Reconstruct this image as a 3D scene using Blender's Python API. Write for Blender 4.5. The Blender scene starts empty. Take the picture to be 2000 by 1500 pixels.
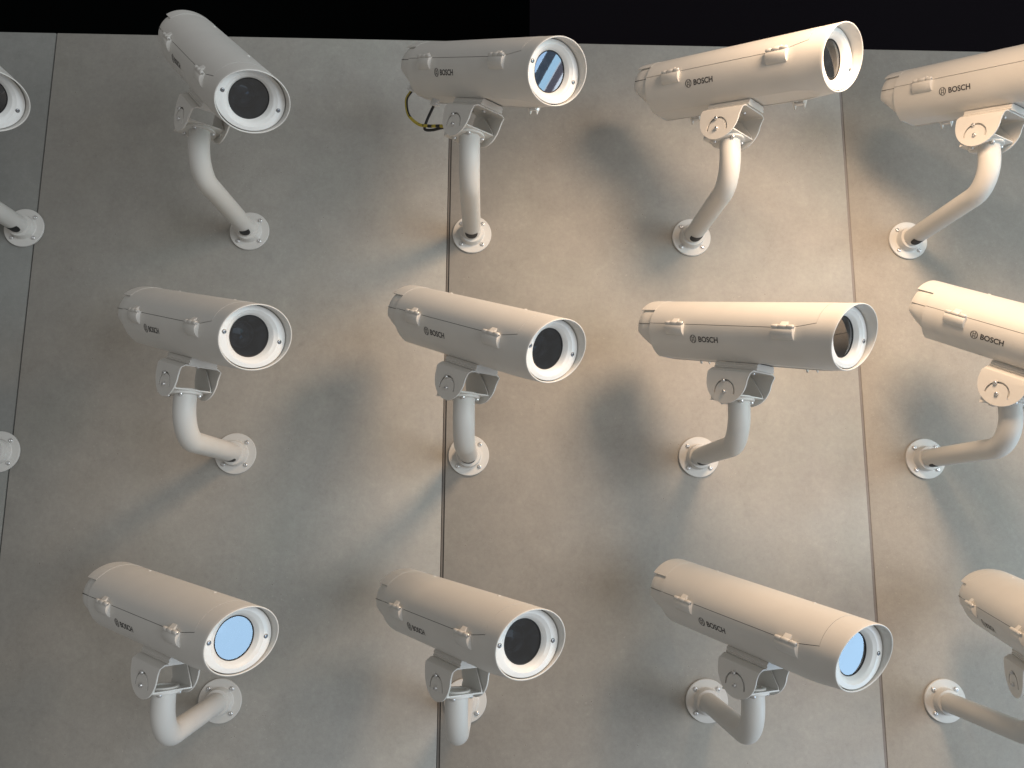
import bpy, bmesh, math, random
from mathutils import Vector, Matrix
random.seed(7)
S = bpy.context.scene
COL = S.collection
R = math.radians
PI = math.pi

# ------------------------------------------------------------------ camera
def camera():
    rx, ry, rz = 0.1692, -0.0251, 0.0055
    f = Vector((-math.sin(ry)*math.cos(rx), math.cos(ry)*math.cos(rx), math.sin(rx)))
    r = Vector((math.cos(ry), math.sin(ry), 0)); u = r.cross(f)
    r2 = r*math.cos(rz) + u*math.sin(rz); u2 = u*math.cos(rz) - r*math.sin(rz)
    cd = bpy.data.cameras.new('camera'); o = bpy.data.objects.new('camera', cd); COL.objects.link(o)
    m = Matrix((( r2.x, u2.x, -f.x, 0.0555), (r2.y, u2.y, -f.y, -1.9983), (r2.z, u2.z, -f.z, -0.732), (0, 0, 0, 1)))
    o.matrix_world = m
    cd.sensor_width = 36; cd.lens = 1578.39/2000*36
    cd.clip_start = 0.05; cd.clip_end = 60
    S.camera = o
camera()

# ------------------------------------------------------------------ world, lamps, exposure
w = bpy.data.worlds.new('World'); S.world = w; w.use_nodes = True
w.node_tree.nodes['Background'].inputs[0].default_value = (1.0, 0.97, 0.93, 1)
w.node_tree.nodes['Background'].inputs[1].default_value = 0.225
S.view_settings.view_transform = 'Standard'; S.view_settings.look = 'None'
S.view_settings.exposure = 0.10; S.view_settings.gamma = 1

def aim(o, loc, target):
    o.location = loc
    o.rotation_euler = (Vector(target) - Vector(loc)).to_track_quat('-Z', 'Y').to_euler()
def area(name, loc, target, sx, sy, power, color):
    l = bpy.data.lights.new(name, 'AREA'); l.shape = 'RECTANGLE'; l.size = sx; l.size_y = sy
    l.energy = power; l.color = color
    o = bpy.data.objects.new(name, l); COL.objects.link(o); aim(o, loc, target); return o
def spot(name, loc, target, power, color, angle, blend, radius):
    l = bpy.data.lights.new(name, 'SPOT'); l.energy = power; l.color = color
    l.spot_size = R(angle); l.spot_blend = blend; l.shadow_soft_size = radius
    o = bpy.data.objects.new(name, l); COL.objects.link(o); aim(o, loc, target); return o
# warm halogen spot above the right half of the wall
spot('warm_spot_lamp', (0.83, -1.04, 0.36), (0.62, -0.25, -0.80), 70, (1.0, 0.70, 0.46), 118, 0.62, 0.21)
# cool light of the hall: low to the right, level to the right, and a broad one far off to the right front
area('cool_low_lamp', (2.95, -0.78, -2.0), (0.2, -0.6, -0.6), 0.85, 0.85, 13, (0.44, 0.70, 1.0))
area('hall_lamp', (6.2, -6.4, -0.5), (0, 0, -0.5), 7.5, 4.6, 440, (0.90, 0.955, 1.0))

# ------------------------------------------------------------------ materials
def mat(name):
    m = bpy.data.materials.new(name); m.use_nodes = True
    n = m.node_tree.nodes; return m, n, m.node_tree.links, n['Principled BSDF']
def N(n, t, **kw):
    x = n.new(t)
    for k, v in kw.items():
        if k in x.inputs.keys(): x.inputs[k].default_value = v
        else: setattr(x, k, v)
    return x
def ramp(n, stops):
    r = n.new('ShaderNodeValToRGB'); e = r.color_ramp.elements
    while len(e) < len(stops): e.new(0.5)
    for i, (p, c) in enumerate(stops):
        e[i].position = p; e[i].color = (*c, 1) if len(c) == 3 else c
    return r

def paint(name, col, rough, bump=0.06, scale=900):
    m, n, l, b = mat(name)
    tc = n.new('ShaderNodeTexCoord')
    no = N(n, 'ShaderNodeTexNoise', Scale=scale, Detail=2.0); l.new(tc.outputs['Object'], no.inputs['Vector'])
    lo = N(n, 'ShaderNodeTexNoise', Scale=14.0, Detail=4.0); l.new(tc.outputs['Object'], lo.inputs['Vector'])
    rp = ramp(n, [(0.3, tuple(c*0.955 for c in col)), (0.7, col)]); l.new(lo.outputs['Fac'], rp.inputs['Fac'])
    l.new(rp.outputs['Color'], b.inputs['Base Color'])
    rr = N(n, 'ShaderNodeMapRange'); rr.inputs['To Min'].default_value = rough-0.05; rr.inputs['To Max'].default_value = rough+0.07
    l.new(lo.outputs['Fac'], rr.inputs['Value']); l.new(rr.outputs['Result'], b.inputs['Roughness'])
    bp = N(n, 'ShaderNodeBump', Strength=bump, Distance=0.0006); l.new(no.outputs['Fac'], bp.inputs['Height'])
    l.new(bp.outputs['Normal'], b.inputs['Normal'])
    b.inputs['Specular IOR Level'].default_value = 0.45
    return m
def plain(name, col, rough, metal=0.0):
    m, n, l, b = mat(name)
    tc = n.new('ShaderNodeTexCoord')
    no = N(n, 'ShaderNodeTexNoise', Scale=120.0, Detail=3.0); l.new(tc.outputs['Object'], no.inputs['Vector'])
    rp = ramp(n, [(0.3, tuple(c*0.9 for c in col)), (0.7, col)]); l.new(no.outputs['Fac'], rp.inputs['Fac'])
    l.new(rp.outputs['Color'], b.inputs['Base Color'])
    b.inputs['Roughness'].default_value = rough; b.inputs['Metallic'].default_value = metal
    return m

M = {}
M['paint'] = paint('cream_powder_coat', (0.70, 0.685, 0.65), 0.42)
M['arm'] = paint('cream_arm_coat', (0.64, 0.63, 0.60), 0.48)
M['face'] = paint('white_face_plastic', (0.78, 0.78, 0.76), 0.42, 0.02)
M['screw'] = plain('zinc_screw', (0.76, 0.76, 0.76), 0.36, 1.0)
M['steel'] = plain('dark_steel_screw', (0.30, 0.30, 0.31), 0.3, 1.0)
M['dark'] = plain('black_gap', (0.012, 0.012, 0.013), 0.6)
M['rubber'] = plain('black_rubber', (0.015, 0.015, 0.016), 0.45)
M['print'] = plain('dark_grey_print', (0.035, 0.032, 0.035), 0.5)
M['barrel'] = plain('black_lens_barrel', (0.02, 0.02, 0.022), 0.35)
M['yellow'] = plain('yellow_sleeve', (0.55, 0.43, 0.03), 0.5)
M['gland'] = plain('white_plastic_gland', (0.75, 0.76, 0.76), 0.4)

def glass_mat():
    m = bpy.data.materials.new('window_glass'); m.use_nodes = True
    n = m.node_tree.nodes; l = m.node_tree.links
    n.remove(n['Principled BSDF'])
    out = n['Material Output']
    tr = N(n, 'ShaderNodeBsdfTransparent', Color=(0.30, 0.34, 0.38, 1))
    gl = N(n, 'ShaderNodeBsdfGlossy', Color=(1, 1, 1, 1), Roughness=0.012)
    lw = N(n, 'ShaderNodeLayerWeight', Blend=0.5)
    pw = N(n, 'ShaderNodeMath', operation='POWER'); pw.inputs[1].default_value = 5.0; l.new(lw.outputs['Facing'], pw.inputs[0])
    fr = N(n, 'ShaderNodeMath', operation='MULTIPLY_ADD'); fr.inputs[1].default_value = 0.9; fr.inputs[2].default_value = 0.13; l.new(pw.outputs[0], fr.inputs[0])
    tc = n.new('ShaderNodeTexCoord')
    no = N(n, 'ShaderNodeTexNoise', Scale=60.0, Detail=5.0); l.new(tc.outputs['Object'], no.inputs['Vector'])
    df = N(n, 'ShaderNodeBsdfDiffuse', Color=(0.30, 0.37, 0.48, 1))  # bluish diffuse haze painted in to stand for grey-blue reflections
    mr = N(n, 'ShaderNodeMapRange'); mr.inputs['From Min'].default_value = 0.45; mr.inputs['From Max'].default_value = 0.8
    mr.inputs['To Min'].default_value = 0.012; mr.inputs['To Max'].default_value = 0.05
    l.new(no.outputs['Fac'], mr.inputs['Value'])
    m0 = n.new('ShaderNodeMixShader'); l.new(mr.outputs['Result'], m0.inputs['Fac']); l.new(tr.outputs[0], m0.inputs[1]); l.new(df.outputs[0], m0.inputs[2])
    mx = n.new('ShaderNodeMixShader'); l.new(fr.outputs[0], mx.inputs['Fac']); l.new(m0.outputs[0], mx.inputs[1]); l.new(gl.outputs[0], mx.inputs[2])
    l.new(mx.outputs[0], out.inputs['Surface'])
    return m
M['glass'] = glass_mat()
def lens_mat():
    m, n, l, b = mat('coated_lens')
    b.inputs['Base Color'].default_value = (0.01, 0.014, 0.022, 1); b.inputs['Roughness'].default_value = 0.03
    b.inputs['IOR'].default_value = 1.7
    return m
M['lens'] = lens_mat()

def tape_mat():
    # black and yellow wrapped sleeve: bands along the cable (uv.x = metres along it)
    m, n, l, b = mat('yellow_black_sleeve')
    uv = n.new('ShaderNodeUVMap')
    sp = n.new('ShaderNodeSeparateXYZ'); l.new(uv.outputs['UV'], sp.inputs[0])
    no = N(n, 'ShaderNodeTexNoise', Scale=160.0, Detail=2.0)
    tc = n.new('ShaderNodeTexCoord'); l.new(tc.outputs['Object'], no.inputs['Vector'])
    def mth(op, a_, b_):
        x = N(n, 'ShaderNodeMath', operation=op)
        for i_, v_ in enumerate((a_, b_)):
            if isinstance(v_, (int, float)): x.inputs[i_].default_value = v_
            else: l.new(v_, x.inputs[i_])
        return x.outputs[0]
    U_, V_ = sp.outputs['X'], sp.outputs['Y']
    half = mth('MULTIPLY', mth('LESS_THAN', mth('ABSOLUTE', mth('SUBTRACT', V_, 0.62), 0), 0.24), mth('LESS_THAN', U_, 0.75))     # black half near the gland
    bands = mth('MULTIPLY', mth('GREATER_THAN', mth('SINE', mth('MULTIPLY', U_, 21.0), 0), 0.0), mth('GREATER_THAN', U_, 1.32))   # wrapped bands near the bracket
    specks = mth('GREATER_THAN', no.outputs['Fac'], 0.68)
    gt = N(n, 'ShaderNodeMath', operation='MAXIMUM'); l.new(mth('MAXIMUM', half, bands), gt.inputs[0]); l.new(specks, gt.inputs[1])
    mx = N(n, 'ShaderNodeMix', data_type='RGBA'); l.new(gt.outputs[0], mx.inputs[0])
    mx.inputs[6].default_value = (0.50, 0.40, 0.035, 1); mx.inputs[7].default_value = (0.012, 0.012, 0.012, 1)
    l.new(mx.outputs[2], b.inputs['Base Color']); b.inputs['Roughness'].default_value = 0.45
    return m
M['tape'] = tape_mat()

def cement():
    m, n, l, b = mat('cement_board')
    tc = n.new('ShaderNodeTexCoord'); oi = n.new('ShaderNodeObjectInfo')
    mp = n.new('ShaderNodeMapping'); l.new(tc.outputs['Object'], mp.inputs['Vector'])
    cm = N(n, 'ShaderNodeVectorMath', operation='SCALE'); cm.inputs[0].default_value = (17.3, 9.1, 5.7); l.new(oi.outputs['Random'], cm.inputs['Scale'])
    l.new(cm.outputs[0], mp.inputs['Location'])
    V = mp.outputs['Vector']
    def noise(scale, detail, rough=0.55, dist=0.0, vec=V):
        x = N(n, 'ShaderNodeTexNoise', Scale=scale, Detail=detail, Roughness=rough, Distortion=dist); l.new(vec, x.inputs['Vector']); return x.outputs['Fac']
    big = noise(2.3, 4, 0.6, 0.4); mid = noise(15, 7, 0.66, 0.6); fine = noise(95, 6, 0.72); grit = noise(420, 3, 0.7)
    # wiped, vertically drawn veil
    mv = n.new('ShaderNodeMapping'); mv.inputs['Scale'].default_value = (16, 1, 3.2); l.new(V, mv.inputs['Vector'])
    veil = noise(1.0, 6, 0.6, 0.8, mv.outputs['Vector'])
    def mrange(v, a, c, lo, hi):
        x = N(n, 'ShaderNodeMapRange'); x.inputs['From Min'].default_value = a; x.inputs['From Max'].default_value = c
        x.inputs['To Min'].default_value = lo; x.inputs['To Max'].default_value = hi; l.new(v, x.inputs['Value']); return x.outputs['Result']
    def math_(op, a, c):
        x = N(n, 'ShaderNodeMath', operation=op)
        for i, v in enumerate((a, c)):
            if isinstance(v, (int, float)): x.inputs[i].default_value = v
            else: l.new(v, x.inputs[i])
        return x.outputs[0]
    val = math_('ADD', mrange(big, 0.25, 0.75, -0.04, 0.04), mrange(mid, 0.25, 0.75, -0.10, 0.10))
    val = math_('ADD', val, mrange(veil, 0.3, 0.75, -0.018, 0.024))
    val = math_('ADD', val, mrange(fine, 0.25, 0.75, -0.10, 0.10))
    val = math_('ADD', val, mrange(grit, 0.25, 0.75, -0.07, 0.07))
    val = math_('ADD', val, 0.5)
    cr = ramp(n, [(0.18, (0.238, 0.231, 0.215)), (0.42, (0.332, 0.322, 0.300)), (0.58, (0.376, 0.365, 0.339)), (0.85, (0.50, 0.487, 0.456))])
    l.new(val, cr.inputs['Fac'])
    # hue drift: brownish / greenish patches
    hue = noise(3.7, 3)
    tint = ramp(n, [(0.3, (1.0, 0.988, 0.972)), (0.5, (1, 1, 1)), (0.7, (0.985, 1.0, 0.988))]); l.new(hue, tint.inputs['Fac'])
    mt = N(n, 'ShaderNodeMix', data_type='RGBA', blend_type='MULTIPLY'); mt.inputs[0].default_value = 1
    l.new(cr.outputs['Color'], mt.inputs[6]); l.new(tint.outputs['Color'], mt.inputs[7])
    # sparse chips and pits in clusters
    vo = N(n, 'ShaderNodeTexVoronoi', Scale=150.0, Randomness=1.0); 
    wob = N(n, 'ShaderNodeTexNoise', Scale=60.0, Detail=2.0); l.new(V, wob.inputs['Vector'])
    va = N(n, 'ShaderNodeMix', data_type='VECTOR'); va.inputs[0].default_value = 0.012; l.new(V, va.inputs[4]); l.new(wob.outputs['Color'], va.inputs[5])
    l.new(va.outputs[1], vo.inputs['Vector'])
    sc = N(n, 'ShaderNodeSeparateColor'); l.new(vo.outputs['Color'], sc.inputs['Color'])
    clus = noise(5.0, 4, 0.65)
    sel = math_('LESS_THAN', sc.outputs['Red'], mrange(clus, 0.52, 0.74, 0.0, 0.5))
    rad = mrange(sc.outputs['Green'], 0, 1, 0.05, 0.22)
    pit = math_('MULTIPLY', math_('LESS_THAN', vo.outputs['Distance'], rad), sel)
    ring_ = math_('MULTIPLY', math_('LESS_THAN', vo.outputs['Distance'], math_('ADD', rad, 0.10)), sel)
    mp2 = N(n, 'ShaderNodeMix', data_type='RGBA'); l.new(math_('MULTIPLY', ring_, 0.55), mp2.inputs[0]); l.new(mt.outputs[2], mp2.inputs[6]); mp2.inputs[7].default_value = (0.50, 0.48, 0.44, 1)
    mp3 = N(n, 'ShaderNodeMix', data_type='RGBA'); l.new(math_('MULTIPLY', pit, 0.7), mp3.inputs[0]); l.new(mp2.outputs[2], mp3.inputs[6]); mp3.inputs[7].default_value = (0.16, 0.15, 0.14, 1)
    mt2 = N(n, 'ShaderNodeMix', data_type='RGBA', blend_type='MULTIPLY'); mt2.inputs[0].default_value = 1; l.new(mp3.outputs[2], mt2.inputs[6]); l.new(oi.outputs['Color'], mt2.inputs[7])
    l.new(mt2.outputs[2], b.inputs['Base Color'])
    l.new(mrange(mid, 0.3, 0.7, 0.62, 0.80), b.inputs['Roughness'])
    h = math_('ADD', math_('MULTIPLY', fine, 0.4), math_('MULTIPLY', grit, 0.25))
    h = math_('SUBTRACT', h, math_('MULTIPLY', pit, 1.2))
    bp = N(n, 'ShaderNodeBump', Strength=0.35, Distance=0.0012); l.new(h, bp.inputs['Height']); l.new(bp.outputs['Normal'], b.inputs['Normal'])
    b.inputs['Specular IOR Level'].default_value = 0.22
    return m
M['cement'] = cement()
M['joint'] = plain('grey_brown_joint_filler', (0.23, 0.205, 0.19), 0.6)
M['alu'] = plain('dull_metal_joint_strip', (0.19, 0.175, 0.16), 0.55)
M['backdrop'] = plain('black_backdrop', (0.0018, 0.0022, 0.0022), 0.9)
M['backdrop2'] = plain('charcoal_panel', (0.008, 0.0068, 0.0085), 0.9)
for k_ in ('backdrop', 'backdrop2'): M[k_].node_tree.nodes['Principled BSDF'].inputs['Specular IOR Level'].default_value = 0.0

# ------------------------------------------------------------------ mesh helpers
def mesh(name, verts, faces, mats, angle=35, midx=None, uvs=None):
    me = bpy.data.meshes.new(name)
    me.from_pydata([tuple(v) for v in verts], [], faces)
    if uvs:
        ul = me.uv_layers.new(name='UVMap')
        for lp in me.loops: ul.data[lp.index].uv = uvs[lp.vertex_index]
    for m in (mats if isinstance(mats, (list, tuple)) else [mats]): me.materials.append(m)
    bm = bmesh.new(); bm.from_mesh(me)
    bmesh.ops.recalc_face_normals(bm, faces=bm.faces); bm.to_mesh(me); bm.free()
    if midx:
        for p, i in zip(me.polygons, midx): p.material_index = i
    me.shade_smooth(); me.set_sharp_from_angle(angle=R(angle))
    return me
class G:
    """collects several grids / prisms into one mesh"""
    def __init__(s): s.v = []; s.f = []; s.mi = []
    def add(s, verts, faces, mi=0):
        o = len(s.v); s.v += [Vector(v) for v in verts]
        for f in faces: s.f.append(tuple(i+o for i in f)); s.mi.append(mi)
        return s
    def grid(s, rows, closed=False, mi=0):
        o = len(s.v); n = len(rows[0])
        for r in rows: s.v += [Vector(p) for p in r]
        for i in range(len(rows)-1):
            for j in range(n if closed else n-1):
                k = (j+1) % n
                s.f.append((o+i*n+j, o+i*n+k, o+(i+1)*n+k, o+(i+1)*n+j)); s.mi.append(mi)
        return s
    def cap(s, row, mi=0):
        o = len(s.v); s.v += [Vector(p) for p in row]; s.f.append(tuple(range(o, o+len(row)))); s.mi.append(mi); return s
    def prism(s, poly, p2, mi=0):
        """poly: list of 3D points, p2: extrusion vector"""
        a = [Vector(p) for p in poly]; b_ = [p+Vector(p2) for p in a]; n = len(a)
        s.add(a+b_, [tuple(range(n)), tuple(range(2*n-1, n-1, -1))] + [(i, (i+1) % n, n+(i+1) % n, n+i) for i in range(n)], mi)
        return s
    def box(s, c, d, mi=0):
        x, y, z = c; a, b_, e = d[0]/2, d[1]/2, d[2]/2
        return s.prism([(x-a, y-b_, z-e), (x+a, y-b_, z-e), (x+a, y+b_, z-e), (x-a, y+b_, z-e)], (0, 0, 2*e), mi)
    def build(s, name, mats, angle=35): return mesh(name, s.v, s.f, mats, angle, s.mi)
def frame_for(d):
    d = Vector(d).normalized(); a = Vector((0, 0, 1)) if abs(d.z) < 0.9 else Vector((1, 0, 0))
    x = a.cross(d).normalized(); return x, d.cross(x)
def circ(c, ax, r, n=24, ph=0.0):
    x, y = frame_for(ax); c = Vector(c)
    return [c + x*r*math.cos(2*PI*i/n+ph) + y*r*math.sin(2*PI*i/n+ph) for i in range(n)]
def lathe(g, base, ax, prof, n=32, mi=0, capends=(True, True)):
    ax = Vector(ax).normalized(); rows = [circ(Vector(base)+ax*h, ax, r, n) for r, h in prof]
    g.grid(rows, True, mi)
    if capends[0]: g.cap(rows[0], mi)
    if capends[1]: g.cap(rows[-1], mi)
    return g
def sweep(pts, r, n=28, close=True):
    """tube rows along a polyline of Vectors, parallel transported"""
    pts = [Vector(p) for p in pts]; rows = []
    t = (pts[1]-pts[0]).normalized(); x, y = frame_for(t)
    for i, p in enumerate(pts):
        t2 = (pts[min(i+1, len(pts)-1)]-pts[max(i-1, 0)]).normalized()
        q = t.rotation_difference(t2); x = q @ x; y = q @ y; t = t2
        rr = r(i/(len(pts)-1)) if callable(r) else r
        rows.append([p + x*rr*math.cos(2*PI*k/n) + y*rr*math.sin(2*PI*k/n) for k in range(n)])
    return rows
def solidify(me, th, name):
    o = bpy.data.objects.new('tmp', me); COL.objects.link(o)
    md = o.modifiers.new('s', 'SOLIDIFY'); md.thickness = th; md.offset = -1; md.use_even_offset = True
    dg = bpy.context.evaluated_depsgraph_get(); out = bpy.data.meshes.new_from_object(o.evaluated_get(dg))
    bpy.data.objects.remove(o); out.name = name
    out.shade_smooth(); out.set_sharp_from_angle(angle=R(35)); return out
def bevel(me, wd, seg=2, ang=40):
    o = bpy.data.objects.new('tmp', me); COL.objects.link(o)
    md = o.modifiers.new('b', 'BEVEL'); md.width = wd; md.segments = seg; md.limit_method = 'ANGLE'; md.angle_limit = R(ang)
    dg = bpy.context.evaluated_depsgraph_get(); out = bpy.data.meshes.new_from_object(o.evaluated_get(dg))
    bpy.data.objects.remove(o); out.shade_smooth(); out.set_sharp_from_angle(angle=R(45)); return out

def obj(name, me, parent=None, m=None):
    o = bpy.data.objects.new(name, me); COL.objects.link(o)
    if parent: o.parent = parent
    if m is not None: o.matrix_local = m
    return o
def empty(name, loc, label, cat, group=None):
    o = bpy.data.objects.new(name, None); COL.objects.link(o); o.location = loc; o.empty_display_size = 0.05
    o['label'] = label; o['category'] = cat
    if group: o['group'] = group
    return o

# ------------------------------------------------------------------ the wall and the dark hall above it
ZT, ZB = 0.547, -2.6
JX = [-1.1143, -0.0612, 0.9904]
wall = empty('panel_wall', (0, 0, ZB), 'grey-brown cement panel wall carrying the rows of cameras', 'wall')
GAP = [0.0042, 0.0084, 0.0072]
edges = [JX[0]-1.052] + JX + [JX[2]+1.052]
for i in range(4):
    x0 = edges[i] + (GAP[i-1]/2 if i > 0 else 0); x1 = edges[i+1] - (GAP[i]/2 if i < 3 else 0)
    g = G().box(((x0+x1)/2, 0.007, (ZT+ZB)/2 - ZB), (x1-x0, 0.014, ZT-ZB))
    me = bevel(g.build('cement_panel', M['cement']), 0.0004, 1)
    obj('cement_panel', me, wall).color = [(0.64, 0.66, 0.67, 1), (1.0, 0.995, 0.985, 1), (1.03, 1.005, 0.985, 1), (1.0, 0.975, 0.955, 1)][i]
# joint strips recessed between the panels
g = G().box((JX[0], 0.0105, (ZT+ZB)/2-ZB), (GAP[0]-0.0004, 0.005, ZT-ZB-0.002)); obj('joint_strip', g.build('joint_strip', M['dark']), wall)
g = G().box((JX[1], 0.0085, (ZT+ZB)/2-ZB), (0.0052, 0.009, ZT-ZB-0.002)); obj('joint_strip', g.build('joint_strip', M['alu']), wall)
# the third joint is filled with uneven grey filler
gz = G(); rng = random.Random(3); rowsL = []; k = 70
for i in range(k+1):
    z = (ZT-ZB-0.003)*i/k; wdt = 0.0034 + 0.0004*math.sin(i*0.35) + rng.uniform(-0.0006, 0.0006)
    fx = JX[2]
    rowsL.append([(fx-wdt, 0.004, z), (fx-wdt*0.9, 0.0012, z), (fx+wdt*0.8, 0.0010, z), (fx+wdt*0.9, 0.004, z)])
gz.grid(rowsL); obj('joint_strip', gz.build('joint_filler', M['joint']), wall)
bk = G().box(((edges[0]+edges[4])/2, 0.020, (ZT+ZB)/2-ZB), (edges[4]-edges[0]-0.01, 0.010, ZT-ZB-0.01))
obj('backing_board', bk.build('backing_board', M['dark']), wall)

def structure(name, me):
    o = obj(name, me); o['kind'] = 'structure'; return o
g = G().box((0, 2.4, 1.2), (12, 0.05, 9)); structure('hall_backdrop', g.build('hall_backdrop', M['backdrop']))

# ------------------------------------------------------------------ camera parts (local: x lateral, y forward, z up; origin = tilt pivot)
UC = 0.1277; RV = 0.0727; RW = 0.0626
A0 = -0.200; AS = 0.2030
FLAT = -0.0645
def bb(a):
    t = min(max((a-0.15)/0.085, 0), 1); t = t*t*(3-2*t); return 0.0691*(1-t) + RW*t
def sect(th, a, off=0.0):
    """outer skin at angle th (0 = right side, pi/2 = top) and station a"""
    c, s = math.cos(th), math.sin(th)
    p = [RV*c, (RW if s >= 0 else bb(a))*s]
    if p[1] < FLAT: p[1] = FLAT
    n = Vector((c/RV, s/RW)).normalized()
    return Vector((p[0]+n.x*off, 0, UC+p[1]+n.y*off))
def P(th, a, off=0.0):
    v = sect(th, a, off); return Vector((v.x, a, v.z))
def seam_v(a):
    if a < 0.152: return 0.0035
    return 0.0035 + 0.0105*min((a-0.152)/0.050, 1)

def make_body():
    g = G(); n = 90; gap = 0.0005
    # lower trough
    st = [A0, -0.15, -0.1, -0.05, 0.0, 0.05, 0.10, 0.13, 0.152, 0.160, 0.168, 0.176, 0.184, 0.192, 0.2021, AS]
    rows = []
    for a in st:
        sv = math.asin((seam_v(a)-gap)/RW); ps = math.asin(min(1, -FLAT/bb(a)))
        m_ = 40; k = 0.0010 if a < 0.17 else 0.0010*max(0, (0.195-a)/0.025)
        left = [P(-PI-sv+(sv+ps)*i/m_, a) for i in range(m_+1)]          # down the left flank to the crease
        right = [P(-ps+(sv+ps)*i/m_, a) for i in range(m_+1)]
        e0, e1 = left[-1], right[0]; wd = e1.x-e0.x
        step = [Vector((e0.x+min(0.0008, wd*.2), a, e0.z+0.0000)), Vector((e0.x+min(0.0011, wd*.3), a, e0.z+k*1.6)), Vector((e1.x-min(0.0011, wd*.3), a, e0.z+k*1.6)), Vector((e1.x-min(0.0008, wd*.2), a, e1.z))]
        rows.append(left+step+right)
    g.grid(rows)
    # front hood: full ring with slanted rim
    m = 128; ths = [2*PI*i/m for i in range(m)]
    def rim(th, k): return 0.241 + 0.209*RW*math.sin(th)*k
    rows = [[P(t, AS) for t in ths]]
    for s in (0.2, 0.4, 0.6, 0.8, 0.96):
        rows.append([P(t, AS+(rim(t, 1)-AS)*s) for t in ths])
    rows.append([P(t, rim(t, 1)-0.0004, -0.0004) for t in ths])
    rows.append([P(t, rim(t, 1), -0.0011) for t in ths])
    rows.append([P(t, rim(t, 1)-0.0003, -0.0021) for t in ths])
    rows.append([P(t, rim(t, 1)-0.0012, -0.0026) for t in ths])
    rows.append([P(t, 0.212, -0.0030) for t in ths])
    g.grid(rows, True)
    # dark liner showing through the seams
    rows = [[P(t, a, -0.0035) for t in ths] for a in (A0+0.008, 0.0, 0.15, 0.215)]
    g.grid(rows, True, 1)
    g.cap(rows[0], 1)
    # rear thickness of the trough
    sv = math.asin(seam_v(A0)/RW); t0, t1 = -PI-sv, sv
    g.grid([[P(t0+(t1-t0)*i/n, A0) for i in range(n+1)], [P(t0+(t1-t0)*i/n, A0, -0.0034) for i in range(n+1)]])
    return g.build('body', [M['paint'], M['dark']], 28)
def make_lid():
    g = G(); n = 72; gap = 0.0005
    st = [A0, -0.15, -0.1, -0.05, 0.0, 0.05, 0.10, 0.13, 0.152, 0.160, 0.168, 0.176, 0.184, 0.192, 0.2025]
    rows = []
    for a in st:
        sv = math.asin((seam_v(a)+gap)/RW)
        rows.append([P(sv+(PI-2*sv)*i/n, a, 0.0002) for i in range(n+1)])
    # front edge: bring the last row to a constant station just before the hood
    g.grid(rows)
    # rear overhang above the notch
    nv = math.asin(0.034/RW); rows = []
    for a in (-0.240, -0.236, -0.22, A0):
        rows.append([P(nv+(PI-2*nv)*i/n, a, 0.0005 if a > -0.239 else 0.0002) for i in range(n+1)])
    g.grid(rows)
    me = g.build('lid', M['paint'])
    me = solidify(me, 0.0022, 'lid')
    return me
def make_rear_cap():
    g = G(); n = 96; rows = []
    for a, k in ((A0+0.004, 0.955), (-0.222, 0.952), (-0.234, 0.94), (-0.2395, 0.91), (-0.2412, 0.86)):
        row = []
        for i in range(n):
            t = 2*PI*i/n; c, s = math.cos(t), math.sin(t)
            v = RW*s*k; x = RV*c*k; y = a
            if v < -0.016:   # the lower rear slopes forward
                y = a + (-(v+0.016))*1.05*min(1, (A0-a)/0.03 if a < A0 else 0)
            row.append((x, y, UC+v))
        rows.append(row)
    g.grid(rows, True); g.cap(rows[-1])
    # dark parting line continuing across the cap
    for sg in (-1, 1):
        g.box((sg*(RV*0.9515), -0.218, UC+0.0022), (0.0012, 0.036, 0.0009), 1)
    return g.build('rear_cap', [M['paint'], M['dark']], 30)
def make_face():
    g = G(); n = 112; rows = []
    def mixed(k, r, a):
        row = []
        for i in range(n):
            t = 2*PI*i/n; e = Vector(((RV-0.0042)*math.cos(t), (RW-0.0042)*math.sin(t))); c = Vector((r*math.cos(t), r*math.sin(t)))
            p = e.lerp(c, k); row.append((p.x, a, UC+p.y))
        return row
    for k, r, a in ((0, .046, .212), (0, .046, .2250), (0.03, .046, .2262), (0.08, .046, .2267), (0.40, .0462, .2272), (0.66, .0462, .2275), (0.74, .0464, .2272),
                    (0.80, .0464, .2262), (1, .0452, .2236), (1, .0440, .2222), (1, .0415, .2185), (1, .0395, .2152), (1, .0392, .2100)):
        rows.append(mixed(k, r, a))
    g.grid(rows, True)
    return g.build('face_ring', M['face'], 22)
def make_gasket():
    g = G(); c = Vector((0, 0, UC)); n = 72
    rows = [circ((0, a, UC), (0, 1, 0), r, n) for r, a in ((.0393, .2100), (.0393, .2152), (.0386, .2158), (.0376, .2155), (.0372, .2135), (.0372, .1700), (.034, .120))]
    g.grid(rows, True); g.cap(rows[-1]); return g.build('gasket', M['dark'], 50)
def make_glass():
    return G().cap(circ((0, 0.2144, UC), (0, 1, 0), .0374, 72)).build('window_glass', M['glass'], 60)
def make_lens():
    g = G(); n = 48
    rows = [circ((0, a, UC), (0, 1, 0), r, n) for r, a in ((.026, .124), (.026, .182), (.0255, .1835), (.0235, .1835), (.0222, .178))]
    g.grid(rows, True, 0)
    rows = [circ((0, a, UC), (0, 1, 0), r, n) for r, a in ((.0222, .1765), (.018, .1795), (.012, .1818), (.006, .183), (.001, .1834))]
    g.grid(rows, True, 1); g.cap(rows[-1], 1)
    return g.build('lens', [M['barrel'], M['lens']], 40)
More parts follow.
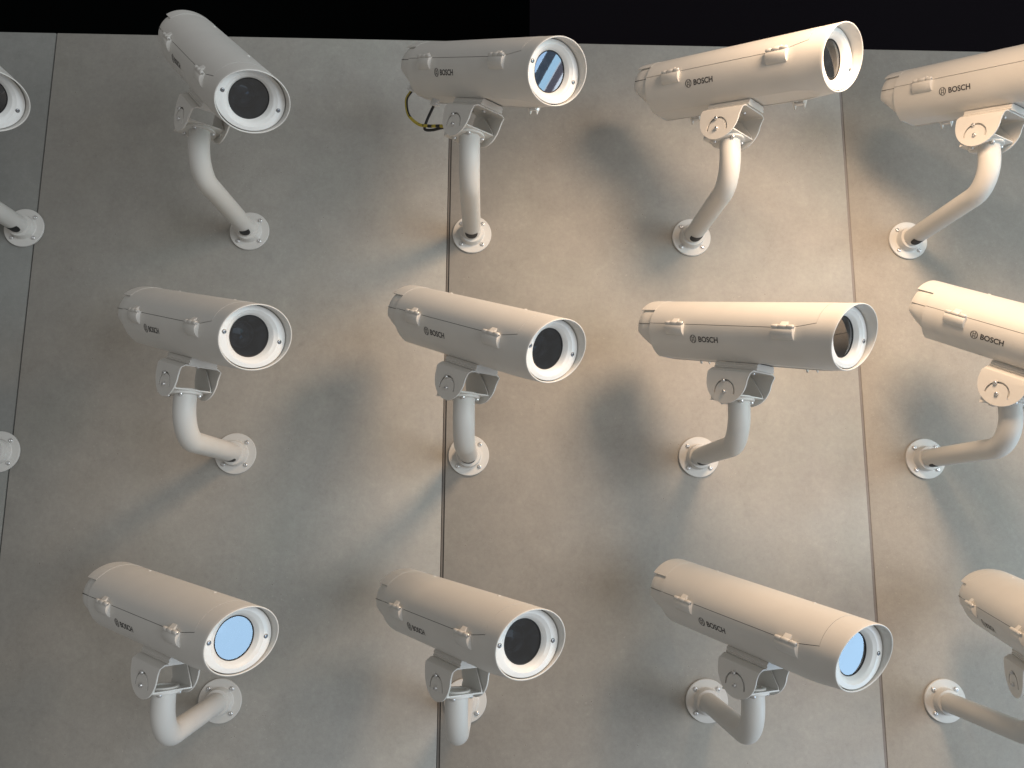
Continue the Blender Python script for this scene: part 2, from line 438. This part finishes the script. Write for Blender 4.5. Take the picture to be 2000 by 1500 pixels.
def make_latch():
    """latch on the left side, front end of its pin at y = 0"""
    g = G(); L = 0.046
    prof = [(-0.0685, .0050), (-0.0740, .0056), (-0.0785, .0030), (-0.0812, -.0015), (-0.0814, -.0060), (-0.0798, -.0115), (-0.0765, -.0165), (-0.0715, -.0205), (-0.066, -.0212), (-0.062, -.0212), (-0.062, .0050)]
    g.prism([(x, -L, UC+z) for x, z in prof], (0, L, 0))
    return bevel(g.build('latch', M['paint'], 30), 0.0005, 2, 50)
def make_pin():
    g = G(); x, z = -0.0784, UC+0.0048
    for y0, y1 in ((-0.0465, -0.0335), (-0.0329, -0.0150), (-0.0144, -0.0002)):
        lathe(g, (x, y0, z), (0, 1, 0), [(0.0033, 0), (0.0038, 0.0006), (0.0038, y1-y0-0.0006), (0.0033, y1-y0)], 20)
    lathe(g, (x, -0.0003, z), (0, 1, 0), [(0.0024, 0), (0.0024, 0.0012), (0.0016, 0.0018)], 14, 1)
    # tab that reaches up onto the lid
    g.prism([(-0.0800, -0.031, UC+.0062), (-0.0715, -0.031, UC+.0150), (-0.0660, -0.031, UC+.0180), (-0.066, -0.031, UC+.006)], (0, 0.0145, 0))
    return g.build('latch_pin', [M['paint'], M['screw']], 40)
def make_clasp():
    """small clasp under the right flank"""
    g = G()
    g.prism([(0.050, -.013, UC-.040), (0.0640, -.013, UC-.0470), (0.0600, -.013, UC-.0680), (0.046, -.013, UC-.052)], (0, 0.0035, 0), 0)
    g.prism([(0.050, .010, UC-.040), (0.064, .010, UC-.0470), (0.060, .010, UC-.0670), (0.046, .010, UC-.052)], (0, 0.0022, 0), 0)
    lathe(g, (0.0570, -.013, UC-.0565), (0, 1, 0), [(0.0042, 0), (0.0042, 0.0235), (0.0026, 0.0265)], 16, 1)
    return g.build('clasp', [M['paint'], M['screw']], 40)
def make_screw(r, h, m='screw'):
    g = G(); lathe(g, (0, 0, 0), (0, 0, 1), [(r, 0), (r, h*.45), (r*.86, h*.8), (r*.6, h), (r*.42, h), (r*.36, h*.45)], 22)
    me = g.build('screw', M[m], 40); return me
def make_rivet():
    g = G(); lathe(g, (0, 0, 0), (0, 0, 1), [(0.0034, -0.002), (0.0034, 0.0003), (0.0024, 0.0011), (0.001, 0.0014)], 18); return g.build('rivet', M['paint'], 50)
def make_spacer():
    """stepped rail between belly and bracket"""
    g = G(); z0, z1 = 0.0492, UC+FLAT-0.0006
    prof = [(-.0285, z0), (.0285, z0), (.0300, z0+.003), (.0275, z0+.0050), (.0290, z0+.0085), (.0255, z1), (-.0255, z1), (-.0290, z0+.0085), (-.0275, z0+.0050), (-.0300, z0+.003)]
    g.prism([(x, -.043, z) for x, z in prof], (0, 0.104, 0)); return g.build('spacer_rail', M['paint'], 30)
TH = 0.0028
def plate_outline(n=40):
    """side plate outline in (y, z), from top rear round the bottom to top front"""
    c = (0.0015, 0.0255); r = 0.0495
    pts = [(-0.0465, 0.0405), (-0.0482, 0.0370)]
    for i in range(n+1):
        t = PI*1.0 + PI*i/n
        pts.append((c[0]+r*math.cos(t), c[1]+r*math.sin(t)))
    pts += [(0.0535, 0.0350), (0.0560, 0.0405)]
    return pts
def slot_poly(n=22, w=0.0019, r=0.0237):
    a0, a1 = R(-6), R(186); o = []
    for i in range(n+1): t = a0+(a1-a0)*i/n; o.append(((r+w)*math.cos(t), (r+w)*math.sin(t)))
    for k in range(1, 6): t = a1+PI*k/6; cx, cy = r*math.cos(a1), r*math.sin(a1); o.append((cx+w*math.cos(t), cy+w*math.sin(t)))
    for i in range(n+1): t = a1+(a0-a1)*i/n; o.append(((r-w)*math.cos(t), (r-w)*math.sin(t)))
    for k in range(1, 6): t = a0+PI+PI*k/6; cx, cy = r*math.cos(a0), r*math.sin(a0); o.append((cx+w*math.cos(t), cy+w*math.sin(t)))
    return o
def make_bracket():
    """outer upside-down U with an arc slot cut in each cheek"""
    bm = bmesh.new()
    out = plate_outline(); sl = slot_poly()
    rings = {}
    for sg in (-1, 1):
        for k, x in ((0, sg*0.0430), (1, sg*(0.0430-TH))):
            vo = [bm.verts.new((x, y, z)) for y, z in out]; vi = [bm.verts.new((x, y, z)) for y, z in sl]
            eo = [bm.edges.new((vo[i], vo[(i+1) % len(vo)])) for i in range(len(vo))]
            ei = [bm.edges.new((vi[i], vi[(i+1) % len(vi)])) for i in range(len(vi))]
            bmesh.ops.triangle_fill(bm, use_beauty=True, use_dissolve=False, edges=eo+ei)
            rings[(sg, k)] = (vo, vi)
        (o0, i0), (o1, i1) = rings[(sg, 0)], rings[(sg, 1)]
        for a_, b_ in ((o0, o1), (i0, i1)):
            n = len(a_)
            for j in range(n):
                if a_ is o0 and j == n-1: continue    # top edge joins the bend
                bm.faces.new((a_[j], a_[(j+1) % n], b_[(j+1) % n], b_[j]))
    # top: chamfered bends and flat
    def sec(off):
        o = []
        for sg in (-1, 1):
            q = [(0.0430-off, 0.0405), (0.0424-off*0.95, 0.0425), (0.0345-off*0.5, 0.0480-off*0.8), (0.0325-off*0.3, 0.0488-off)]
            o += [(sg*x, z) for x, z in (q if sg < 0 else q[::-1])]
        return o
    so, si = sec(0), sec(TH)
    ends = []
    for y0, y1 in ((-0.0465, 0.0560),):
        lo = []
        for y, dy in ((y0, 0.002), (y1, 0.0008)):
            A_ = [bm.verts.new((x, y if j in (0, 7) else y+(dy if y < 0 else dy), z)) for j, (x, z) in enumerate(so)]
            B_ = [bm.verts.new((x, y if j in (0, 7) else y+(dy if y < 0 else dy), z)) for j, (x, z) in enumerate(si)]
            lo.append((A_, B_))
        (A0_, B0_), (A1_, B1_) = lo
        for j in range(7):
            bm.faces.new((A0_[j], A0_[j+1], A1_[j+1], A1_[j])); bm.faces.new((B0_[j], B1_[j], B1_[j+1], B0_[j+1]))
            bm.faces.new((A0_[j], B0_[j], B0_[j+1], A0_[j+1])); bm.faces.new((A1_[j], A1_[j+1], B1_[j+1], B1_[j]))
    bmesh.ops.remove_doubles(bm, verts=bm.verts, dist=0.00005)
    bmesh.ops.recalc_face_normals(bm, faces=bm.faces)
    me = bpy.data.meshes.new('tilt_bracket'); bm.to_mesh(me); bm.free(); me.materials.append(M['paint'])
    me.shade_smooth(); me.set_sharp_from_angle(angle=R(24)); return me
def make_swivel():
    """inner U: plate on the pipe with two cheeks; does not tilt"""
    g = G(); zp = -0.0100
    g.box((0, 0.0, zp-0.0013), (0.0795, 0.0735, 0.0026))
    for sg in (-1, 1):
        x = sg*0.0384
        poly = [(x, -0.0365, zp-0.001), (x, 0.0365, zp-0.001), (x, 0.0365, zp+0.004), (x, 0.014, 0.034), (x, 0.009, 0.038), (x, -0.009, 0.038), (x, -0.014, 0.034), (x, -0.0365, zp+0.004)]
        g.prism(poly, (-sg*0.0024, 0, 0))
    # round flange of the pipe head, below and above the plate
    lathe(g, (0, 0, zp-0.0082), (0, 0, 1), [(0.0335, 0), (0.0350, 0.0008), (0.0350, 0.0050), (0.0346, 0.0055)], 48)
    lathe(g, (0, 0, zp), (0, 0, 1), [(0.0290, 0), (0.0290, 0.0030), (0.0275, 0.0036), (0.0225, 0.0036), (0.0215, 0.0010)], 48)
    return g.build('swivel_base', M['paint'], 35)
def text_logo():
    """emblem and lettering wrapped on the flank"""
    c = bpy.data.curves.new('t', 'FONT'); c.body = 'BOSCH'; c.size = 1; c.offset = 0.022; c.resolution_u = 4
    o = bpy.data.objects.new('t', c); COL.objects.link(o)
    dg = bpy.context.evaluated_depsgraph_get(); dg.update()
    tm = bpy.data.meshes.new_from_object(o.evaluated_get(dg)); bpy.data.objects.remove(o)
    bm = bmesh.new(); bm.from_mesh(tm)
    xs = [v.co.x for v in bm.verts]; ys = [v.co.y for v in bm.verts]
    x0, x1, y0, y1 = min(xs), max(xs), min(ys), max(ys)
    a0, a1, hh = -0.0640, -0.0145, 0.0112
    for v in bm.verts:
        v.co = Vector((a0+(v.co.x-x0)/(x1-x0)*(a1-a0), (v.co.y-(y0+y1)/2)/(y1-y0)*hh, 0))
    # emblem: ring with the two curved uprights and the cross bar
    cx = -0.0780
    def band(pts_o, pts_i, closed):
        n = len(pts_o)
        a_ = [bm.verts.new((cx+p[0], p[1], 0)) for p in pts_o]; b_ = [bm.verts.new((cx+p[0], p[1], 0)) for p in pts_i]
        for i in range(n if closed else n-1):
            k = (i+1) % n; bm.faces.new((a_[i], a_[k], b_[k], b_[i]))
    cc = lambda r, n=40: [(r*math.cos(2*PI*i/n), r*math.sin(2*PI*i/n)) for i in range(n)]
    band(cc(0.0082), cc(0.0072), True)
    for sg in (-1, 1):
        yy = [(-0.0066+0.0132*i/10) for i in range(11)]
        po = [(sg*(0.0030+0.0012*(y/0.0066)**2), y) for y in yy]
        pi_ = [(sg*(0.0018+0.0008*(y/0.0066)**2), y) for y in yy]
        band(po, pi_, False)
        po = [(sg*(0.0030+0.0042*math.cos(t)), 0.0058*math.sin(t)) for t in [R(-62+124*i/10) for i in range(11)]]
        pi_ = [(sg*(0.0030+0.0034*math.cos(t)), 0.0050*math.sin(t)) for t in [R(-62+124*i/10) for i in range(11)]]
        band(po, pi_, False)
    for y in (-0.0022, 0.0022):
        band([(-0.0022, y+0.0005), (0.0022, y+0.0005)], [(-0.0022, y-0.0005), (0.0022, y-0.0005)], False)
    bmesh.ops.subdivide_edges(bm, edges=[e for e in bm.edges if e.calc_length() > 0.004], cuts=2)
    vc = -0.0262
    for v in bm.verts:
        s = (vc + v.co.y)/0.0691; th = PI + math.asin(-s)
        v.co = P(th, v.co.x, 0.00035)
    bmesh.ops.recalc_face_normals(bm, faces=bm.faces)
    for f in bm.faces:
        if f.normal.x > 0: f.normal_flip()
    me = bpy.data.meshes.new('logo'); bm.to_mesh(me); bm.free(); me.materials.append(M['print']); return me
def make_wall_plate():
    g = G()
    lathe(g, (0, 0, 0), (0, -1, 0), [(0.0494, 0.0005), (0.0500, 0.0012), (0.0500, 0.0052), (0.0490, 0.0062), (0.0325, 0.0064), (0.0312, 0.0075), (0.0296, 0.0240), (0.0286, 0.0262), (0.0236, 0.0268), (0.0226, 0.0268)], 72)
    return g.build('wall_plate', M['arm'], 32)
PR = 0.0226
def arm_path(dx, D, H, rb=0.071):
    pts = [Vector((0, -0.004, 0)), Vector((0, -0.03, 0))]
    n = 6
    for i in range(1, n+1): pts.append(Vector((0, -0.03-(D-rb-0.03)*i/n, 0)))
    m = 16
    for i in range(1, m+1):
        t = PI/2*i/m; pts.append(Vector((0, -(D-rb)-rb*math.sin(t), rb-rb*math.cos(t))))
    pts.append(Vector((0, -D, H)))
    L = D
    return [Vector((p.x+dx*min(1, -p.y/L), p.y, p.z)) for p in pts]
def make_hole():
    """half-moon cable inlet on the underside of the pipe"""
    g = G(); rows = []; n = 20; y0, y1 = 0.035, 0.0640
    for i in range(n+1):
        t = -1+2*i/n; th = R(43)*t; w = (1-abs(t)**2.6)
        ya = y0 + 0.0170*(1-w**0.5) ; yb = y1 - 0.0015*(1-w**0.6)
        if yb < ya: yb = ya
        row = []
        for k in range(5):
            y = ya+(yb-ya)*k/4; r = PR+0.0004
            row.append((r*math.sin(th), -y, -r*math.cos(th)))
        rows.append(row)
    g.grid(rows); return g.build('cable_inlet', M['dark'], 60)  # black patch laid on the pipe; the opening's inner shade is only its colour

MB = dict(body=make_body(), lid=make_lid(), rear_cap=make_rear_cap(), face=make_face(), gasket=make_gasket(), glass=make_glass(), lens=make_lens(),
          latch=make_latch(), pin=make_pin(), clasp=make_clasp(), fscrew=make_screw(0.0042, 0.0024, 'steel'), pscrew=make_screw(0.0053, 0.0044), bolt=make_screw(0.0044, 0.0046), rivet=make_rivet(),
          spacer=make_spacer(), bracket=make_bracket(), swivel=make_swivel(), logo=text_logo(), plate=make_wall_plate(), hole=make_hole())

def T(x, y, z): return Matrix.Translation((x, y, z))
def LT(x, y, z): return Matrix.Translation((x, -y, z))       # head frame: built with y forward, stored with y to the rear
for k_, me_ in MB.items():
    if k_ in ('plate', 'hole', 'fscrew', 'pscrew', 'bolt', 'rivet'): continue
    for v_ in me_.vertices: v_.co.y = -v_.co.y
    me_.flip_normals()
def rot_to(d): return Vector((0, 0, 1)).rotation_difference(Vector(d)).to_matrix().to_4x4()
HA, AOFF, HB, D0, H0, SX = 0.018, -0.0045, 0.0229, 0.3584, 0.0880, 0.57
ZROW = [0.0, -0.5705, -1.1457]

def security_camera(row, col, pan, tilt, d, label):
    root = empty('security_camera', ((col-3)*SX, 0, ZROW[row]), label, 'camera', 'cameras mounted in rows on the panel wall')
    D = D0-d[1]; H = H0+d[2]
    rj = random.Random(row*10+col)
    wp = obj('wall_plate', MB['plate'], root)
    for k in range(4):
        t = PI/4 + PI/2*k + R(rj.uniform(-1, 1))
        obj('screw', MB['pscrew'], wp, T(0.0385*math.cos(t), -0.0060, 0.0385*math.sin(t)) @ rot_to((0, -1, 0)) @ Matrix.Rotation(rj.random()*6, 4, 'Z'))
    g = G(); g.grid(sweep(arm_path(d[0], D, H+0.001), PR, 40), True)
    am = obj('arm', g.build('arm', M['arm'], 40), root)
    obj('cable_inlet', MB['hole'], am)
    # head: pan about the pipe axis, then tilt about the pivot bolt
    fw = Vector((math.sin(pan), -math.cos(pan), 0)); la = Vector((math.cos(pan), math.sin(pan), 0)); up = Vector((0, 0, 1))
    piv = Vector((d[0], -D, H)) + up*HA + fw*AOFF
    def basis(l, f, u, o): return Matrix(((l.x, -f.x, u.x, o.x), (l.y, -f.y, u.y, o.y), (l.z, -f.z, u.z, o.z), (0, 0, 0, 1)))
    Mp = basis(la, fw, up, piv)
    ft = fw*math.cos(tilt)+up*math.sin(tilt); ut = up*math.cos(tilt)-fw*math.sin(tilt)
    Mt = basis(la, ft, ut, piv)
    return root, Mp, Mt, rj

def fill(root, Mp, Mt, rj):
    sw = obj('swivel_base', MB['swivel'], root, Mp)
    for sg in (-1, 1):
        obj('bolt', MB['bolt'], sw, LT(sg*0.0430, 0, 0) @ rot_to((sg, 0, 0)) @ Matrix.Rotation(rj.random()*6, 4, 'Z'))
        obj('bolt', MB['bolt'], sw, LT(sg*0.0430, 0, HB) @ rot_to((sg, 0, 0)) @ Matrix.Rotation(rj.random()*6, 4, 'Z'))
    for k in range(4):
        t = R(38+90*k); obj('bolt', MB['bolt'], sw, LT(0.0300*math.cos(t), 0.0300*math.sin(t), -0.0182) @ rot_to((0, 0, -1)))
    br = obj('tilt_bracket', MB['bracket'], root, Mt)
    for y in (-0.015, 0.030): obj('bolt', MB['bolt'], br, LT(0.004, y, 0.0460) @ rot_to((0, 0, -1)))
    obj('spacer_rail', MB['spacer'], root, Mt)
    bd = obj('body', MB['body'], root, Mt)
    obj('logo', MB['logo'], bd)
    for y in (0.128, -0.138): obj('clasp', MB['clasp'], bd, LT(0, y, 0))
    ld = obj('lid', MB['lid'], root, Mt)
    for y in (-0.120, 0.125): obj('rivet', MB['rivet'], ld, LT(0.006, y, UC+RW+0.0003))
    for y in (0.1616, -0.1027):
        lt = obj('latch', MB['latch'], root, Mt @ LT(0, y, 0)); obj('latch_pin', MB['pin'], lt)
    obj('rear_cap', MB['rear_cap'], root, Mt)
    fr = obj('face_ring', MB['face'], root, Mt)
    for sg in (-1, 1):
        obj('screw', MB['fscrew'], fr, LT(sg*0.0562, 0.2266, UC) @ rot_to((0, -1, 0)) @ Matrix.Rotation(rj.random()*6, 4, 'Z'))
    obj('gasket', MB['gasket'], fr)
    obj('window_glass', MB['glass'], root, Mt)
    obj('lens', MB['lens'], root, Mt)

UNITS = [
 (0, 1, 53.3, -35.7, (0, 0, 0), 'cream camera cut off by the left photo edge in the top row'),
 (0, 2, 41.2, -39.3, (-.0077, -.0023, .0011), 'cream camera tilted steeply down, rear end rising highest above the wall top'),
 (0, 3, 40.9, -23.6, (.0022, -.0003, .0011), 'cream camera with cables at its rear and bright colourful reflections in its window'),
 (0, 4, 41.2, -13.9, (.0007, .0020, .0037), 'cream camera with brightest lit top, front hood reaching above the wall top edge'),
 (0, 5, 29.5, -15.7, (.0040, -.0005, .0015), 'cream camera in the top right corner, front cut off by the photo edge'),
 (1, 1, 30.0, -22, (0, 0, 0), 'camera at the left photo edge, middle row, only its wall plate showing'),
 (1, 2, 46.5, -14.7, (.0034, -.0025, .0009), 'cream camera with dark round window, leftmost whole one in the middle row'),
 (1, 3, 41.7, -19.2, (-.0019, .0122, .0016), 'cream camera in the middle row directly below the one with cables'),
 (1, 4, 37.5, -12.3, (-.0045, -.0014, -.0024), 'cream camera seen level from the side, middle row, hood crossing the right joint'),
 (1, 5, 32.5, -27.7, (-.0036, .0021, -.0008), 'cream camera at the right photo edge, middle row, tilted down with its front cut off'),
 (2, 2, 49.7, -6.8, (.0050, -.0037, .0025), 'cream camera with pale blue window in the lower left corner'),
 (2, 3, 32.9, -4.9, (-.0069, -.0023, -.0047), 'cream camera with dark window in the bottom row, arm hiding its wall plate'),
 (2, 4, 29.5, -10.3, (-.0009, .0010, -.0004), 'cream camera with pale blue window at lower right, hood over the right wall joint'),
 (2, 5, -14.6, -5.5, (-.0059, -.0042, -.0040), 'cream camera in the lower right corner, cut off by the photo edge'),
]
HEADS = {}
for row, col, pan, tilt, d, label in UNITS:
    root, Mp, Mt, rj = security_camera(row, col, R(pan), R(tilt), d, label)
    fill(root, Mp, Mt, rj)
    HEADS[(row, col)] = (root, Mp, Mt)

# ------------------------------------------------------------------ cables of the camera in the top row
root, Mp, Mt = HEADS[(0, 3)]
def gland(loc, ax):
    g = G(); lathe(g, (0, 0, 0), (0, 0, 1), [(0.0095, 0), (0.0098, 0.004), (0.0090, 0.005), (0.0118, 0.0135), (0.0095, 0.0160), (0.006, 0.0165)], 24)
    return obj('cable_gland', g.build('cable_gland', M['gland'], 30), root, Mt @ LT(*loc) @ rot_to((ax[0], -ax[1], ax[2])))
gland((-0.026, -0.229, UC-0.040), (0, -0.15, -1))
gland((0.004, -0.166, UC-0.062), (0, -0.12, -1))
def bez(pts, n=60):
    """Catmull-Rom through the points"""
    p = [Vector(q) for q in pts]; p = [p[0]*2-p[1]] + p + [p[-1]*2-p[-2]]; out = []
    per = max(2, n//(len(p)-3))
    for i in range(1, len(p)-2):
        for k in range(per):
            t = k/per; a, b_, c, d = p[i-1], p[i], p[i+1], p[i+2]
            out.append(0.5*((2*b_)+(c-a)*t+(2*a-5*b_+4*c-d)*t*t+(3*b_-a-3*c+d)*t**3))
    out.append(p[-2]); return out
def cable(name, pts, r, m, label):
    W = root.matrix_basis
    path = [root.location + (Mt @ Vector((q[0], -q[1], q[2]))) for q in bez(pts)]
    o = path[0].copy(); path = [q-o for q in path]
    rows = sweep(path, r, 16); uv = []; s = 0
    for i, q in enumerate(path):
        if i: s += (q-path[i-1]).length
        uv += [(s*10, k/16) for k in range(16)]
    v = [p for row_ in rows for p in row_]; n = 16; f = [(i*n+j, i*n+(j+1) % n, (i+1)*n+(j+1) % n, (i+1)*n+j) for i in range(len(rows)-1) for j in range(n)]
    me = mesh(name, v, f, m, 60, None, uv)
    c = obj(name, me); c.location = o; c['label'] = label; c['category'] = 'cable'; return c
cable('cable', [(-.026, -.232, UC-.054), (-.025, -.246, UC-.076), (-.018, -.232, UC-.108), (-.012, -.190, UC-.126), (-.008, -.150, UC-.1275), (-.004, -.10, UC-.124), (0.0, -.045, UC-.126)], 0.0036, M['tape'],
      'yellow and black cable looping from a camera rear to its bracket')
cable('cable', [(.004, -.168, UC-.074), (.003, -.173, UC-.09), (.001, -.178, UC-.116), (0, -.174, UC-.134), (.001, -.140, UC-.133), (.002, -.105, UC-.126), (.004, -.05, UC-.122)], 0.0033, M['rubber'],
      'thin black cable hanging from a camera belly behind the yellow cable')

# ------------------------------------------------------------------ dim things in the dark above the wall
g = G()
g.prism([(0.19, 0.9, 0.3), (2.05, 0.9, 0.3), (2.35, 0.9, 1.9), (0.19, 0.9, 1.9)], (0, 0.03, 0))
o = obj('dark_panel', g.build('dark_panel', M['backdrop2'])); o['kind'] = 'structure'

# ------------------------------------------------------------------ bright screen to the right of the wall, seen only as a reflection
def screen_mat():
    m = bpy.data.materials.new('bright_screen'); m.use_nodes = True
    n = m.node_tree.nodes; l = m.node_tree.links; n.remove(n['Principled BSDF'])
    tc = n.new('ShaderNodeTexCoord'); mp = n.new('ShaderNodeMapping'); mp.inputs['Rotation'].default_value = (R(0), 0, 0); l.new(tc.outputs['Object'], mp.inputs['Vector'])
    sp = n.new('ShaderNodeSeparateXYZ'); l.new(mp.outputs[0], sp.inputs[0])
    rp = ramp(n, [(0.0, (0.30, 0.85, 0.80)), (0.24, (0.35, 0.75, 0.95)), (0.25, (0.02, 0.02, 0.03)), (0.30, (0.03, 0.03, 0.05)), (0.31, (0.42, 0.66, 1.0)), (0.43, (0.46, 0.70, 1.0)),
                  (0.44, (0.05, 0.07, 0.10)), (0.53, (0.06, 0.08, 0.11)), (0.54, (0.40, 0.66, 0.90)), (0.62, (0.50, 0.60, 0.72)), (0.63, (0.10, 0.10, 0.13)), (0.70, (0.22, 0.21, 0.26)), (0.71, (0.75, 0.86, 1.0)), (1.0, (0.85, 0.92, 1.0))])
    rp.color_ramp.interpolation = 'CONSTANT'
    mr = N(n, 'ShaderNodeMapRange'); mr.inputs['From Min'].default_value = -0.24; mr.inputs['From Max'].default_value = 0.24; l.new(sp.outputs['Y'], mr.inputs['Value']); l.new(mr.outputs['Result'], rp.inputs['Fac'])
    em = N(n, 'ShaderNodeEmission', Strength=5.5); l.new(rp.outputs['Color'], em.inputs['Color']); l.new(em.outputs[0], n['Material Output'].inputs['Surface'])
    return m
sc = empty('display_screen', (3.0, -1.15, -0.15), 'bright striped display screen mirrored in the window of the camera with cables', 'screen')
g = G().box((0, 0, 0), (0.01, 0.95, 0.80)); obj('screen_panel', g.build('screen_panel', screen_mat()), sc)
g = G()
for y, z, a_, b_ in ((0, 0.415, 1.01, 0.03), (0, -0.415, 1.01, 0.03), (0.49, 0, 0.03, 0.80), (-0.49, 0, 0.03, 0.80)): g.box((0.004, y, z), (0.03, a_, b_))
obj('screen_frame', g.build('screen_frame', M['rubber']), sc)
